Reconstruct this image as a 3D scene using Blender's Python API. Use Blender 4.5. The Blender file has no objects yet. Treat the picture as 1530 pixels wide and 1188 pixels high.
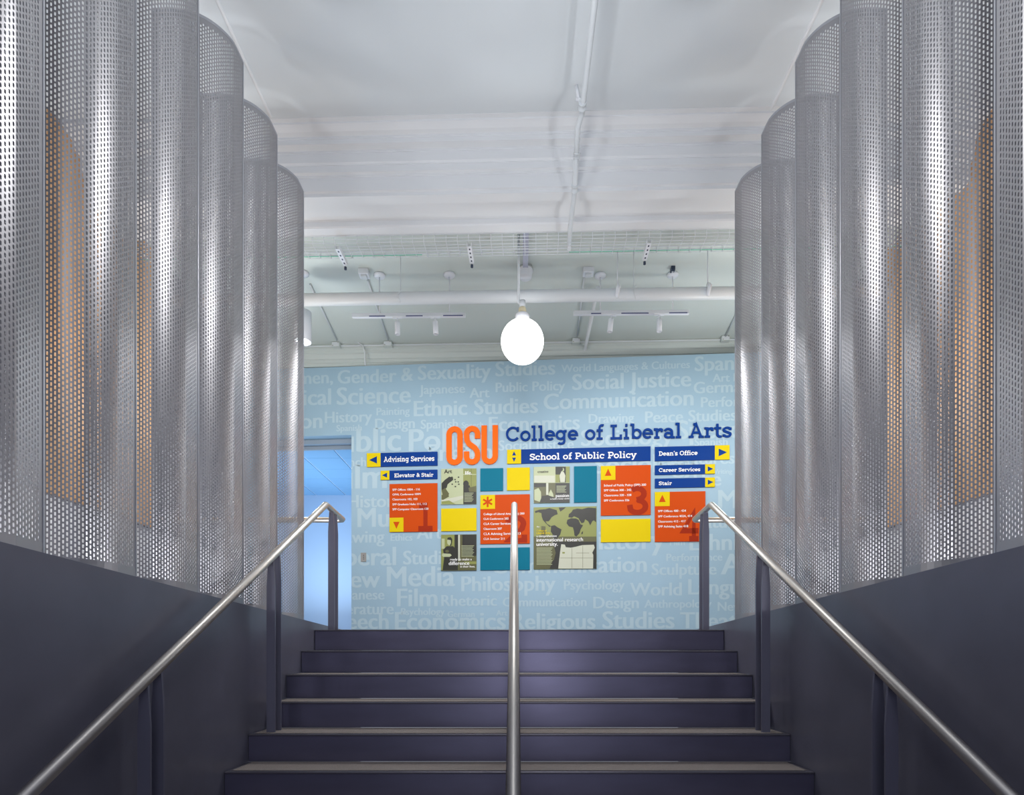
import bpy, bmesh, math, random
from math import sin, cos, pi, radians, atan2, hypot, sqrt
from mathutils import Vector, Matrix
random.seed(7)
S = bpy.context.scene
COL = S.collection

# ------------------------------------------------------------------ camera
F = 920.0; VX = 776.0; HY = 975.0; ZC = -0.1835      # focal length and horizon in 1530x1188 pixels, eye height below the landing
cam = bpy.data.cameras.new('camera'); cam_o = bpy.data.objects.new('camera', cam); COL.objects.link(cam_o)
cam.sensor_width = 36.0; cam.lens = 36.0*F/1530.0
cam.shift_x = -(VX-765.0)/1530.0; cam.shift_y = (HY-594.0)/1530.0
cam.clip_start = 0.05; cam.clip_end = 100
cam_o.location = (0, 0, ZC); cam_o.rotation_euler = (pi/2, 0, 0)
S.camera = cam_o
# ------------------------------------------------------------------ world, exposure, lamps
S.view_settings.view_transform = 'Standard'; S.view_settings.look = 'None'
S.view_settings.gamma = 1; S.view_settings.use_curve_mapping = False
S.view_settings.exposure = 0.0
w = bpy.data.worlds.new('world'); S.world = w; w.use_nodes = True
w.node_tree.nodes['Background'].inputs[0].default_value = (0.78, 0.84, 1.0, 1)
w.node_tree.nodes['Background'].inputs[1].default_value = 0.42
try:
    S.cycles.use_denoising = True
    S.cycles.max_bounces = 8; S.cycles.diffuse_bounces = 4; S.cycles.glossy_bounces = 4
    S.cycles.sample_clamp_indirect = 4.0
except Exception: pass

def lamp(name, kind, loc, energy, color, size=0.1, rot=None, spot=None, size_y=None):
    l = bpy.data.lights.new(name, kind); l.energy = energy; l.color = color
    if kind in ('POINT', 'SPOT'): l.shadow_soft_size = size
    if kind == 'AREA':
        l.size = size
        if size_y: l.shape = 'RECTANGLE'; l.size_y = size_y
    if spot: l.spot_size = spot; l.spot_blend = 0.9
    o = bpy.data.objects.new(name, l); COL.objects.link(o); o.location = loc
    if rot: o.rotation_euler = rot
    return o
for s in (-1, 1):
    for k in range(5):        # floor uplights in the pocket behind each screen
        lamp('corridor_uplight', 'SPOT', (s*2.16, 4.786-.5235*k-.12, 0.12), 37, (0.95, 0.97, 1.0), 0.05, (pi, 0, 0), spot=radians(150))
    for yy in (1.8, 3.6):
        lamp('corridor_wall_fill', 'POINT', (s*2.95, yy, 0.4), 24, (0.95, 0.97, 1.0), 0.12)  # added fill that whitens the lower wall seen through the slots
    lamp('corridor_amber_fill', 'POINT', (s*2.9, 5.1, 2.3), 9, (1.0, 0.72, 0.40), 0.12)  # added warm fill that tints the wood panels amber
    lamp('landing_ceiling_fill', 'POINT', (s*2.7, 6.3, 2.3), 32, (0.98, 1.0, 0.98), 0.12)  # added fill brightening the rear ceiling, not a fitting of the landing
# globe pendant over the flight, then an added front fill behind the photographer
lamp('hall_pendant_and_fill_light', 'POINT', (0, 2.45, 2.75), 60, (1.0, 0.99, 0.98), 0.2)
lamp('hall_pendant_and_fill_light', 'POINT', (0, -0.9, 3.0), 30, (0.97, 0.97, 1.0), 0.2)
# daylight from the glazed entrance behind the photographer
lamp('entrance_daylight', 'AREA', (0.25, -3.4, -0.35), 34, (0.80, 0.80, 1.0), 1.5, (radians(90), 0, 0), size_y=1.3)
# track spots and an added area fill washing the mural, and daylight filling the room behind the opening
for px in (593.5, 650, 914, 985):      # the four spot heads of the track lights
    lamp('track_spot', 'SPOT', ((px-VX)*6.35/F, 6.38, 3.06), 13, (1.0, 0.99, 0.97), 0.06, (radians(40), 0, 0), spot=radians(150))
lamp('landing_fill_light', 'AREA', (0.0, 5.3, 2.5), 58, (0.99, 0.98, 0.99), 2.2, (radians(25), 0, 0), size_y=0.4)  # added soft area fill, no such fitting hangs here
lamp('far_room_daylight', 'AREA', (-3.3, 9.6, 0.5), 52, (0.50, 0.74, 1.0), 1.6, (radians(180), 0, 0), size_y=1.2)
lamp('far_room_fill', 'POINT', (-3.5, 10.2, 0.9), 26, (0.66, 0.84, 1.0), 0.25)  # added bluish point fill low in the room beyond

# ------------------------------------------------------------------ helpers
def lin(c): return tuple(((v/255)/12.92 if v/255 <= .04045 else ((v/255+.055)/1.055)**2.4) for v in c)
MATS = {}
def mat(name, rgb, rough=.5, metal=0.0, spec=.4, noise=None, bump=None, emit=None, coat=0):
    if name in MATS: return MATS[name]
    m = bpy.data.materials.new(name); m.use_nodes = True; MATS[name] = m
    nt = m.node_tree; b = nt.nodes['Principled BSDF']
    c = lin(rgb)
    b.inputs['Base Color'].default_value = (*c, 1)
    b.inputs['Roughness'].default_value = rough; b.inputs['Metallic'].default_value = metal
    b.inputs['Specular IOR Level'].default_value = spec
    if coat: b.inputs['Coat Weight'].default_value = coat
    tc = nt.nodes.new('ShaderNodeTexCoord')
    if noise:
        sc, amt, vec = noise
        mp = nt.nodes.new('ShaderNodeMapping'); mp.inputs['Scale'].default_value = vec
        nt.links.new(tc.outputs['Object'], mp.inputs[0])
        n = nt.nodes.new('ShaderNodeTexNoise'); n.inputs['Scale'].default_value = sc; n.inputs['Detail'].default_value = 5
        nt.links.new(mp.outputs[0], n.inputs[0])
        r = nt.nodes.new('ShaderNodeValToRGB')
        r.color_ramp.elements[0].position = .3; r.color_ramp.elements[1].position = .7
        r.color_ramp.elements[0].color = tuple(max(0, v*(1-amt)) for v in c)+(1,)
        r.color_ramp.elements[1].color = tuple(min(1, v*(1+amt)) for v in c)+(1,)
        nt.links.new(n.outputs[0], r.inputs[0]); nt.links.new(r.outputs[0], b.inputs['Base Color'])
    if bump:
        sc, st, vec = bump
        mp = nt.nodes.new('ShaderNodeMapping'); mp.inputs['Scale'].default_value = vec
        nt.links.new(tc.outputs['Object'], mp.inputs[0])
        n = nt.nodes.new('ShaderNodeTexNoise'); n.inputs['Scale'].default_value = sc; n.inputs['Detail'].default_value = 4
        nt.links.new(mp.outputs[0], n.inputs[0])
        bp = nt.nodes.new('ShaderNodeBump'); bp.inputs['Strength'].default_value = st; bp.inputs['Distance'].default_value = .004
        nt.links.new(n.outputs[0], bp.inputs['Height']); nt.links.new(bp.outputs[0], b.inputs['Normal'])
    if emit:
        b.inputs['Emission Color'].default_value = (*emit[0], 1); b.inputs['Emission Strength'].default_value = emit[1]
    return m

class MB:
    def __init__(self): self.v = []; self.f = []; self.mi = []; self.sm = []
    def add(self, vs, fs, mi=0, smooth=False):
        b = len(self.v); self.v += [tuple(p) for p in vs]
        for f in fs: self.f.append(tuple(i+b for i in f)); self.mi.append(mi); self.sm.append(smooth)
    def box(self, x0, x1, y0, y1, z0, z1, mi=0):
        self.add([(x0,y0,z0),(x1,y0,z0),(x1,y1,z0),(x0,y1,z0),(x0,y0,z1),(x1,y0,z1),(x1,y1,z1),(x0,y1,z1)],
                 [(0,3,2,1),(4,5,6,7),(0,1,5,4),(1,2,6,5),(2,3,7,6),(3,0,4,7)], mi)
    def bbox(self, x0, x1, y0, y1, z0, z1, b=.003, mi=0, seg=2):          # bevelled box
        bm = bmesh.new(); bmesh.ops.create_cube(bm, size=1)
        for v in bm.verts: v.co = Vector(((x0+x1)/2+v.co.x*(x1-x0), (y0+y1)/2+v.co.y*(y1-y0), (z0+z1)/2+v.co.z*(z1-z0)))
        bmesh.ops.bevel(bm, geom=bm.edges[:], offset=b, segments=seg, affect='EDGES', profile=.5)
        bm.verts.index_update(); self.add([v.co[:] for v in bm.verts], [[v.index for v in f.verts] for f in bm.faces], mi); bm.free()
    def tube(self, pts, r, n=12, mi=0, caps=True, closed=False, smooth=True):
        pts = [Vector(p) for p in pts]; N = len(pts); rs = r if isinstance(r, (list, tuple)) else [r]*N
        ring = []; up = None
        for i, p in enumerate(pts):
            if i == 0: t = pts[1]-p
            elif i == N-1: t = p-pts[i-1]
            else: t = (pts[i+1]-p).normalized()+(p-pts[i-1]).normalized()
            t.normalize()
            if up is None:
                up = Vector((0,0,1)) if abs(t.z) < .9 else Vector((1,0,0))
            s = t.cross(up).normalized(); u = s.cross(t).normalized(); up = u
            k = 1.0
            if 0 < i < N-1:
                d = (pts[i+1]-p).normalized().dot(t); k = 1/max(d, .5)
            side = None
            if k > 1.001:
                bend = ((pts[i+1]-p).normalized()-(p-pts[i-1]).normalized()).normalized()
                side = bend
            rr = []
            for j in range(n):
                a = 2*pi*j/n; o = s*cos(a)*rs[i]+u*sin(a)*rs[i]
                if side is not None: o += side*(o.dot(side))*(k-1)
                rr.append(p+o)
            ring.append(rr)
        vs = [q for rr in ring for q in rr]; fs = []
        for i in range(N-1):
            for j in range(n):
                a = i*n+j; b = i*n+(j+1) % n; fs.append((a, b, b+n, a+n))
        self.add(vs, fs, mi, smooth)
        if caps:
            self.add(ring[0], [tuple(range(n))], mi); self.add(ring[-1], [tuple(reversed(range(n)))], mi)
    def lathe(self, prof, c=(0,0,0), n=24, mi=0, axis='z', smooth=True):
        vs = []; fs = []
        for r, h in prof:
            for j in range(n):
                a = 2*pi*j/n; p = (r*cos(a), r*sin(a), h) if axis == 'z' else ((r*cos(a), h, r*sin(a)) if axis == 'y' else (h, r*cos(a), r*sin(a)))
                vs.append((c[0]+p[0], c[1]+p[1], c[2]+p[2]))
        for i in range(len(prof)-1):
            for j in range(n):
                a = i*n+j; b = i*n+(j+1) % n; fs.append((a, b, b+n, a+n))
        self.add(vs, fs, mi, smooth)
    def prism_x(self, prof, x0, x1, mi=0):                                 # profile of (y,z), extruded along x
        n = len(prof)
        self.add([(x0, y, z) for y, z in prof]+[(x1, y, z) for y, z in prof],
                 [(i, (i+1) % n, n+(i+1) % n, n+i) for i in range(n)]+[tuple(range(n)), tuple(range(2*n-1, n-1, -1))], mi)
    def poly(self, pts, y, mi=0):                                          # flat polygon of (x,z) facing -y
        self.add([(x, y, z) for x, z in pts], [tuple(range(len(pts)))], mi)
    def plate(self, pts, y0, y1, mi=0):                                    # polygon of (x,z) from y0 (front) to y1
        n = len(pts)
        self.add([(x, y0, z) for x, z in pts]+[(x, y1, z) for x, z in pts],
                 [tuple(range(n)), tuple(range(2*n-1, n-1, -1))]+[(i, n+i, n+(i+1) % n, (i+1) % n) for i in range(n)], mi)
    def build(self, name, mats, parent=None, fix=True):
        me = bpy.data.meshes.new(name); me.from_pydata(self.v, [], self.f)
        if not isinstance(mats, (list, tuple)): mats = [mats]
        for m in mats: me.materials.append(m)
        me.polygons.foreach_set('material_index', self.mi); me.polygons.foreach_set('use_smooth', self.sm)
        if fix:
            bm = bmesh.new(); bm.from_mesh(me); bmesh.ops.remove_doubles(bm, verts=bm.verts, dist=1e-6)
            bmesh.ops.recalc_face_normals(bm, faces=bm.faces); bm.to_mesh(me); bm.free()
        me.update()
        return link(name, me, parent)
def link(name, me, parent=None):
    o = bpy.data.objects.new(name, me); COL.objects.link(o)
    if parent: o.parent = parent
    return o
def tag(o, label, cat, group=None, kind=None):
    o['label'] = label; o['category'] = cat
    if group: o['group'] = group
    if kind: o['kind'] = kind
    return o
def thing(name, label, cat, loc=(0,0,0), rz=0, group=None):
    o = bpy.data.objects.new(name, None); COL.objects.link(o); o.location = loc; o.rotation_euler = (0, 0, rz); o.empty_display_size = .1
    return tag(o, label, cat, group)
def struct(o, parent=None):
    o['kind'] = 'structure'; return o
def P(px, py, D): return Vector(((px-VX)*D/F, D, ZC+(HY-py)*D/F))
def PZ(px, py, zr):                       # point on the horizontal plane zr above the eye
    return P(px, py, zr*F/(HY-py))

# ------------------------------------------------------------------ materials
M_ceil = mat('ceiling_paint', (212,218,222), .65, noise=(1.2, .02, (1,1,1)))
M_far_ceil = mat('far_ceiling_paint', (208,216,212), .65)
M_trim = mat('moulding_paint', (224,227,230), .5)
M_cornice = mat('cornice_paint', (203,211,208), .55)
M_pipe = mat('pipe_paint', (214,220,224), .4)
M_white = mat('white_enamel', (228,232,238), .35)
M_wallw = mat('white_wall_paint', (226,226,228), .7)
M_mural = mat('mural_blue', (157,186,204), .5, spec=.25, noise=(.7, .04, (1,1,1)))
M_word = mat('mural_word', (178,201,212), .5, spec=.25)
M_steel = mat('dark_steel', (102,102,116), .36, metal=.35, spec=.6, noise=(3.0, .10, (1,1,1)), bump=(2.5, .06, (1,1,1)))
M_riser = mat('riser_steel', (92,90,112), .26, metal=.45, spec=.7, noise=(4.0, .12, (.5,1,2)), bump=(3, .08, (1,1,1)))
M_lip = mat('nosing_steel', (92,90,100), .3, metal=.5)
M_post = mat('post_steel', (104,104,120), .38, metal=.35, spec=.6)
M_rail = mat('brushed_stainless', (205,200,194), .38, metal=1.0, bump=(180, .04, (1,1,1)))
M_scr = mat('perforated_aluminium', (172,171,175), .38, metal=.82)
M_scrtrim = mat('aluminium_trim', (188,190,196), .40, metal=.85)
M_grit = mat('tread_grit', (128,120,116), .9, noise=(420, .75, (1,1,1)), bump=(420, .5, (1,1,1)))
M_floor = mat('landing_floor', (120,122,128), .5)
M_blue = mat('sign_blue', (0,56,134), .55, spec=.15)
M_yel = mat('sign_yellow', (224,198,0), .55, spec=.15)
M_red = mat('sign_red', (204,74,4), .55, spec=.15)
M_dred = mat('sign_dark_red', (160,44,12), .55, spec=.15)
M_osu = mat('letter_orange', (250,104,10), .55, spec=.15)
M_teal = mat('sign_teal', (0,112,138), .55, spec=.15)
M_txt = mat('sign_white', (240,240,238), .45)
M_ol = mat('print_olive', (138,144,78), .4); M_old = mat('print_dark', (44,44,38), .4)
M_oll = mat('print_light', (180,188,150), .4); M_olm = mat('print_mid', (92,92,58), .4)
M_olw = mat('print_pale', (196,199,180), .4)
M_slot = mat('track_slot', (92,98,140), .5)
M_globe = mat('globe_glass', (255,255,255), .3, emit=((1.0,.98,.95), 3.2))
M_lens = mat('lamp_lens', (255,255,255), .3, emit=((.9,.97,1.0), 5.0))
M_tile = mat('ceiling_tile_blue', (150,190,222), .8)
M_tgrid = mat('tile_grid', (235,242,250), .5)
M_farwall = mat('far_room_wall', (205,218,236), .6)
M_jamb = mat('jamb_grey', (150,165,180), .5)
M_outlet = mat('outlet_plate', (150,150,148), .4); M_black = mat('black_hole', (30,30,34), .5)
M_bolt = mat('dark_bolt', (60,70,90), .4, metal=.5)
M_green = mat('green_cable', (120,205,175), .5)
M_socket = mat('socket_cream', (224,214,180), .5)
M_greyp = mat('corridor_grey', (96,96,104), .6)
M_wood = mat('corridor_wood', (200,154,106), .5, noise=(3, .2, (6,1,.4)))

# ------------------------------------------------------------------ dimensions
W2 = 1.65; D0 = 4.96; G = .304; R = .17; NST = 11
XS = 1.68                                  # inner face of the screens
ZTOP = 3.59+ZC                             # top of the screens
YE = [4.786-.5235*k for k in range(8)]     # far edges of the screens
def curb(y): return .242-.0372*y           # height of the sloping top of the dark side panels
ROT = radians(-1.6)                        # the old building stands slightly askew to the new stair
ZCEIL = 4.09+ZC; ZFAR = 3.90+ZC

# ------------------------------------------------------------------ structure
m = MB(); m.box(-5, 5, -2.5, 4.72, ZCEIL, ZCEIL+.1)
ce = struct(m.build('ceiling', M_ceil))
for s in (-1, 1):                          # mouldings framing the coffer, parallel to the stair
    m = MB(); x = s*1.908
    m.prism_x([(0,0)]*0 or [(0,0),(0,-.004),(.008,-.008),(.016,-.008),(.022,-.004),(.024,0)], 0, 7.1)
    o = m.build('trim_%d' % (1 if s < 0 else 2), M_trim); struct(o)
    o.rotation_euler = (0, 0, pi/2 if s < 0 else pi/2)
    o.location = (x+(.0 if s > 0 else .024), -2.4, ZCEIL)
m = MB(); m.box(-6, 6, 5.35, 8.3, ZFAR, ZFAR+.1); cf = struct(m.build('ceiling_rear', M_far_ceil))
# the deep plastered beam with stepped mouldings, profile of (y, height above eye)
pr = [(4.66,4.12),(4.66,4.087),(4.70,4.087),(4.70,4.075),(4.715,4.07),(4.75,4.055),(4.79,4.05),(4.79,4.035),(4.80,4.035),(4.80,4.00),(4.866,4.00),(4.866,3.985),(4.875,3.985),
      (4.875,3.915),(4.885,3.905),(4.885,3.90),(4.893,3.90),(4.893,3.85),(4.918,3.845),(4.918,3.835),(4.934,3.835),(4.934,3.73),(4.955,3.725),(4.955,3.70),(5.05,3.70),(5.06,3.712),(5.06,3.735),(5.135,3.735),(5.135,3.75),(5.315,3.75),(5.315,3.71),(5.325,3.70),(5.41,3.70),(5.42,3.71),(5.45,3.715),(5.45,4.12)]
m = MB(); m.prism_x([(y, z+ZC) for y, z in pr], -5.2, 5.2)
bm_o = struct(m.build('beam', M_trim)); bm_o.rotation_euler = (0,0,ROT)
# rear wall behind the mural with its cornice
m = MB(); m.box(-6, 6, 8.02, 8.12, 3.0, ZFAR+.1); o = struct(m.build('wall_rear', M_cornice)); o.rotation_euler = (0,0,radians(-1.8))
pr = [(8.03,3.90),(7.715,3.90),(7.715,3.845),(7.735,3.835),(7.735,3.80),(7.75,3.79),(7.765,3.74),(7.78,3.735),(7.78,3.70),(7.795,3.695),(7.795,3.655),(7.81,3.65),(7.81,3.585),(8.03,3.585)]
m = MB(); m.prism_x([(y, z+ZC) for y, z in pr], -6, 6); o = struct(m.build('trim_3', M_cornice)); o.rotation_euler = (0,0,radians(-1.8))

# mural wall frame
WL = Vector((-2.742, 7.86, 0)); WR = Vector((2.621, 7.466, 0))
DU = (WR-WL).normalized(); WA = atan2(DU.y, DU.x); NW = Vector((DU.y, -DU.x, 0))
MTOP = 3.63+ZC
def uv(px, py):
    d = Vector(((px-VX)/F, 1, (HY-py)/F)); o = Vector((0,0,ZC))
    t = (WL-o).dot(NW)/d.dot(NW); p = o+d*t
    return (p-WL).dot(DU), p.z
OU = uv(525, 800)[0]; OZ = uv(525, 650)[1]; OL = OU-1.25
m = MB()
m.box(OU, 7.0, 0, .14, -.02, MTOP); m.box(OL, OU, 0, .14, OZ, MTOP); m.box(-3.2, OL, 0, .14, -.02, MTOP)
wall = struct(m.build('wall_back', M_mural)); wall.location = WL; wall.rotation_euler = (0,0,WA)
m = MB()                                   # lintel and jambs set back in the opening
m.box(OL, OU, .14, .24, OZ-.055, OZ+.3); m.box(OL, OU, .23, .26, OZ-.10, OZ-.055)
m.box(OU-.012, OU+.03, .14, .24, -.02, OZ); m.box(OL-.03, OL+.012, .14, .24, -.02, OZ)
o = struct(m.build('door_1', M_jamb)); o.location = WL; o.rotation_euler = (0,0,WA)
# room beyond the opening
m = MB(); m.box(-7, 0, 11.35, 11.45, -.02, 2.78); struct(m.build('wall_far_room', M_farwall))
m = MB(); m.box(-7, -6.9, 8.05, 11.4, -.02, 2.78); struct(m.build('wall_far_left', M_farwall))
m = MB(); m.box(-.1, 0, 8.05, 11.4, -.02, 2.78); struct(m.build('wall_far_right', M_farwall))
zt = 2.9+ZC
fc = MB(); fc.box(-7, 0, 8.1, 11.4, zt+.012, zt+.06); fco = struct(fc.build('ceiling_far_room', M_tgrid))
tw, tl = .545, .55
first = None
for i in range(12):
    for j in range(6):
        if first is None:
            m = MB(); m.bbox(0.011, tw-.011, .0035, tl-.0035, -.001, .012, .002, seg=1); me = m.build('ceiling_tile', M_tile, fco).data
            first = bpy.data.objects['ceiling_tile']; o = first
        else: o = link('ceiling_tile', first.data, fco)
        o.location = (-3.2-6*tw+i*tw, 8.09+j*tl, zt)

# landing floor and lower floor, corridors on both sides
m = MB(); m.box(-7, 7, D0+.02, 11.4, -.12, 0.0); m.box(-3.6, -W2-.03, -2.5, D0+.02, -.12, 0.0); m.box(W2+.03, 3.6, -2.5, D0+.02, -.12, 0.0)
struct(m.build('floor', M_floor))
m = MB(); m.box(-W2-.02, W2+.02, -2.5, D0-(NST-1)*G+.3, -NST*R-.1, -NST*R); struct(m.build('floor_lower', M_floor))
for s, nm in ((-1, 'left'), (1, 'right')):
    m = MB(); m.box(min(s*3.6, s*3.7), max(s*3.6, s*3.7), -2.5, 8.6, -.1, ZCEIL); struct(m.build('wall_'+nm, M_wallw))
    m = MB(); m.bbox(min(s*3.565, s*3.6), max(s*3.565, s*3.6), -2.4, 8.0, 1.02, ZCEIL-.02, .004)
    struct(m.build('trim_%d' % (4 if s < 0 else 5), M_greyp))
    m = MB(); m.bbox(min(s*3.54, s*3.565), max(s*3.54, s*3.565), 4.55, 5.95, 1.02, ZCEIL-.01, .006)
    struct(m.build('trim_%d' % (6 if s < 0 else 7), M_wood))

# dark steel side panels of the stairwell
for s, nm, lb in ((-1, 'left', 'dark steel side panel with a sloping top, left of the stair'), (1, 'right', 'dark steel side panel with a sloping top, right of the stair')):
    m = MB(); x0, x1 = sorted((s*W2, s*(W2+.022)))
    y0, y1 = -1.5, 6.4
    zb = -NST*R
    m.add([(x0,y0,zb),(x1,y0,zb),(x1,y1,zb),(x0,y1,zb),(x0,y0,curb(y0)),(x1,y0,curb(y0)),(x1,y1,curb(y1)),(x0,y1,curb(y1))],
          [(0,3,2,1),(4,5,6,7),(0,1,5,4),(1,2,6,5),(2,3,7,6),(3,0,4,7)])
    o = m.build('side_panel', M_steel); tag(o, lb, 'panel'); o['kind'] = 'thing'

# ------------------------------------------------------------------ staircase
st = thing('staircase', 'dark blue-grey steel staircase with gritty treads rising to the landing', 'staircase', (0, 0, -NST*R))
rm = MB(); rm.bbox(-W2+.002, W2-.002, 0, .02, -R+.004, -.008, .003)
tm = MB(); tm.bbox(-W2+.002, W2-.002, -.005, G+.02, -.012, 0, .004)
gm = MB(); gm.box(-W2+.03, W2-.03, .035, G-.004, -.002, .0022)
protos = None
for k in range(NST):
    yy = D0-k*G; zz = (NST-k)*R
    if protos is None:
        protos = (rm.build('riser', M_riser, st), tm.build('tread', M_lip, st), gm.build('grit_strip', M_grit, st)); os_ = protos
    else: os_ = [link(p.name.split('.')[0], p.data, st) for p in protos]
    for o in os_: o.location = (0, yy, zz)

# ------------------------------------------------------------------ perforated screens
TH = .0022; RA = .245; FL = .112; TAIL = .13; FO = radians(12)
def prof(s):                               # left-hand screen: far edge at the origin, a flat flange, a fold, then an arc running outboard
    if s < FL: return (0.0, -s, 1.0, 0.0)
    a = FO+(s-FL)/RA
    if a < pi/2: return (-RA*(cos(FO)-cos(a)), -FL-RA*(sin(a)-sin(FO)), cos(a), -sin(a))
    return (-RA*cos(FO)-(s-FL-RA*(pi/2-FO)), -FL-RA*(1-sin(FO)), 0.0, -1.0)
LEN = FL+RA*(pi/2-FO)+TAIL
def screen_mesh(sg):
    V = []; FC = []; NL = []
    cw = .0128; ch = .0215; a_ = .0030; b_ = .0076; c_ = .0021
    mz = .03; ms = .012
    H = ZTOP
    ncol = int((LEN-2*ms)/cw); ms = (LEN-ncol*cw)/2
    nrow = int((H-2*mz)/ch)
    mz0 = (H-nrow*ch)/2
    hole = [(-a_, -b_+c_), (-a_+c_*.8, -b_), (a_-c_*.8, -b_), (a_, -b_+c_), (a_, b_-c_), (a_-c_*.8, b_), (-a_+c_*.8, b_), (-a_, b_-c_)]
    def pt(s, z, back):
        x, y, nx, ny = prof(s)
        k = -TH if back else 0.0
        return (sg*-1*(x+nx*k) if sg > 0 else x+nx*k, y+ny*k, z), ((-nx if sg > 0 else nx), ny)
    def addf(idx, n, back):
        if (sg > 0) != back: idx = idx[::-1]
        FC.append(idx); NL.append((n, len(idx), back))
    def quadstrip(s0, s1, z0, z1):
        for back in (False, True):
            b = len(V); ns = []
            for s, z in ((s0,z0),(s1,z0),(s1,z1),(s0,z1)):
                p, n = pt(s, z, back); V.append(p); ns.append(n)
            idx = [b, b+1, b+2, b+3]
            faces.append((idx, [ns[0],ns[1],ns[2],ns[3]], back))
    faces = []
    # margins
    quadstrip(0, ms, 0, H); quadstrip(LEN-ms, LEN, 0, H)
    for c in range(ncol):
        s0 = ms+c*cw; s1 = s0+cw; sc = (s0+s1)/2
        off = ch/2 if c % 2 else 0
        nr = nrow-1 if c % 2 else nrow
        zb = mz0+off
        quadstrip(s0, s1, 0, zb); quadstrip(s0, s1, zb+nr*ch, H)
        # one column of cells: shared corner vertices
        for back in (False, True):
            base = len(V); nrm = []
            pl, nl = pt(s0, 0, back); prr, nr_ = pt(s1, 0, back)
            hp = [pt(sc+h[0], 0, back) for h in hole]
            for r in range(nr+1):
                z = zb+r*ch
                V.append((pl[0], pl[1], z)); V.append((prr[0], prr[1], z)); nrm += [nl, nr_]
            hb = len(V); hn = [h[1] for h in hp]
            for r in range(nr):
                zc = zb+(r+.5)*ch
                for (p, n), h in zip(hp, hole): V.append((p[0], p[1], zc+h[1]))
            for r in range(nr):
                a0 = base+2*r; b0 = a0+1; d0 = a0+2; c0 = a0+3; h = hb+8*r
                faces.append(([a0, h, h+7, d0], [nl, hn[0], hn[7], nl], back))
                faces.append(([b0, c0, h+4, h+3], [nr_, nr_, hn[4], hn[3]], back))
                faces.append(([a0, b0, h+3, h+2, h+1, h], [nl, nr_, hn[3], hn[2], hn[1], hn[0]], back))
                faces.append(([d0, h+7, h+6, h+5, h+4, c0], [nl, hn[7], hn[6], hn[5], hn[4], nr_], back))
            if not back: hf = hb
            else:
                for r in range(nr):
                    f0 = hf+8*r; g0 = hb+8*r
                    for j in range(8):
                        j2 = (j+1) % 8
                        faces.append(([f0+j, g0+j, g0+j2, f0+j2], None, False))
    # rim
    me = bpy.data.meshes.new('perforated_sheet')
    fl = []; nn = []
    for idx, ns, back in faces:
        if ns is None:
            fl.append(idx if sg < 0 else idx[::-1]); nn += [(0,0,0)]*len(idx); continue
        # orientation for the left screen: front normal +x
        rev = (not back) if sg < 0 else back
        if rev: idx = idx[::-1]; ns = ns[::-1]
        k = -1 if back else 1
        fl.append(idx); nn += [(k*n[0], k*n[1], 0) for n in ns]
    me.from_pydata(V, [], fl)
    me.polygons.foreach_set('use_smooth', [True]*len(fl))
    me.materials.append(M_scr)
    me.update()
    me.normals_split_custom_set(nn)
    return me
ordn = ['nearest the landing', 'second from the landing', 'third from the landing', 'fourth from the landing', 'fifth from the landing', 'sixth from the landing, at the picture edge', 'seventh from the landing', 'eighth from the landing']
for sg, side in ((-1, 'left'), (1, 'right')):
    me = screen_mesh(sg)
    for k, Y in enumerate(YE):
        t = thing('perforated_screen', 'perforated aluminium screen, %s side, %s' % (side, ordn[k]), 'screen',
                  (sg*XS, Y, 0.0), 0, 'perforated screens %s of the stair' % side)
        link('perforated_sheet', me, t)
        m = MB(); e = -sg                     # bright folded strip down the far edge
        m.bbox(*sorted((e*.0035, -e*.006)), .0005, .0085, 0.0, ZTOP, .001, seg=1)
        m.build('edge_strip', M_scrtrim, t)
        m = MB(); n = 20; ins = .0012          # solid channel along the foot
        ps = [prof(LEN*i/n) for i in range(n+1)]
        fr = [((p[0]+p[2]*ins)*(1 if sg < 0 else -1), p[1]+p[3]*ins) for p in ps]
        bk = [((p[0]-p[2]*(ins+TH))*(1 if sg < 0 else -1), p[1]-p[3]*(ins+TH)) for p in ps]
        for i in range(n):
            a, b, c, d = fr[i], fr[i+1], bk[i+1], bk[i]
            za, zb_ = curb(a[1]+Y)+.042, curb(b[1]+Y)+.042
            m.add([(a[0],a[1],0.001),(b[0],b[1],0.001),(c[0],c[1],0.001),(d[0],d[1],0.001),(a[0],a[1],za),(b[0],b[1],zb_),(c[0],c[1],zb_),(d[0],d[1],za)],
                  [(0,3,2,1),(4,5,6,7),(0,1,5,4),(1,2,6,5),(2,3,7,6),(3,0,4,7)])
        m.build('base_channel', M_scr, t)
        m = MB()
        for i in range(n):                     # folded top rim
            a, b, c, d = fr[i], fr[i+1], bk[i+1], bk[i]
            m.add([(q[0], q[1], z) for z in (ZTOP-.012, ZTOP+.004) for q in (a, b, c, d)], [(0,3,2,1),(4,5,6,7),(0,1,5,4),(1,2,6,5),(2,3,7,6),(3,0,4,7)])
        m.build('top_rim', M_scrtrim, t)
        if k in (3,):
            for dz in (0, .035):
                m = MB(); m.lathe([(0,-.004),(.006,-.003),(.006,.001),(0,.001)], (0,0,0), 10, axis='x')
                o = m.build('bolt', M_scrtrim, t); o.location = ((.003 if sg < 0 else -.003), -.05, 3.05-dz)

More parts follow.
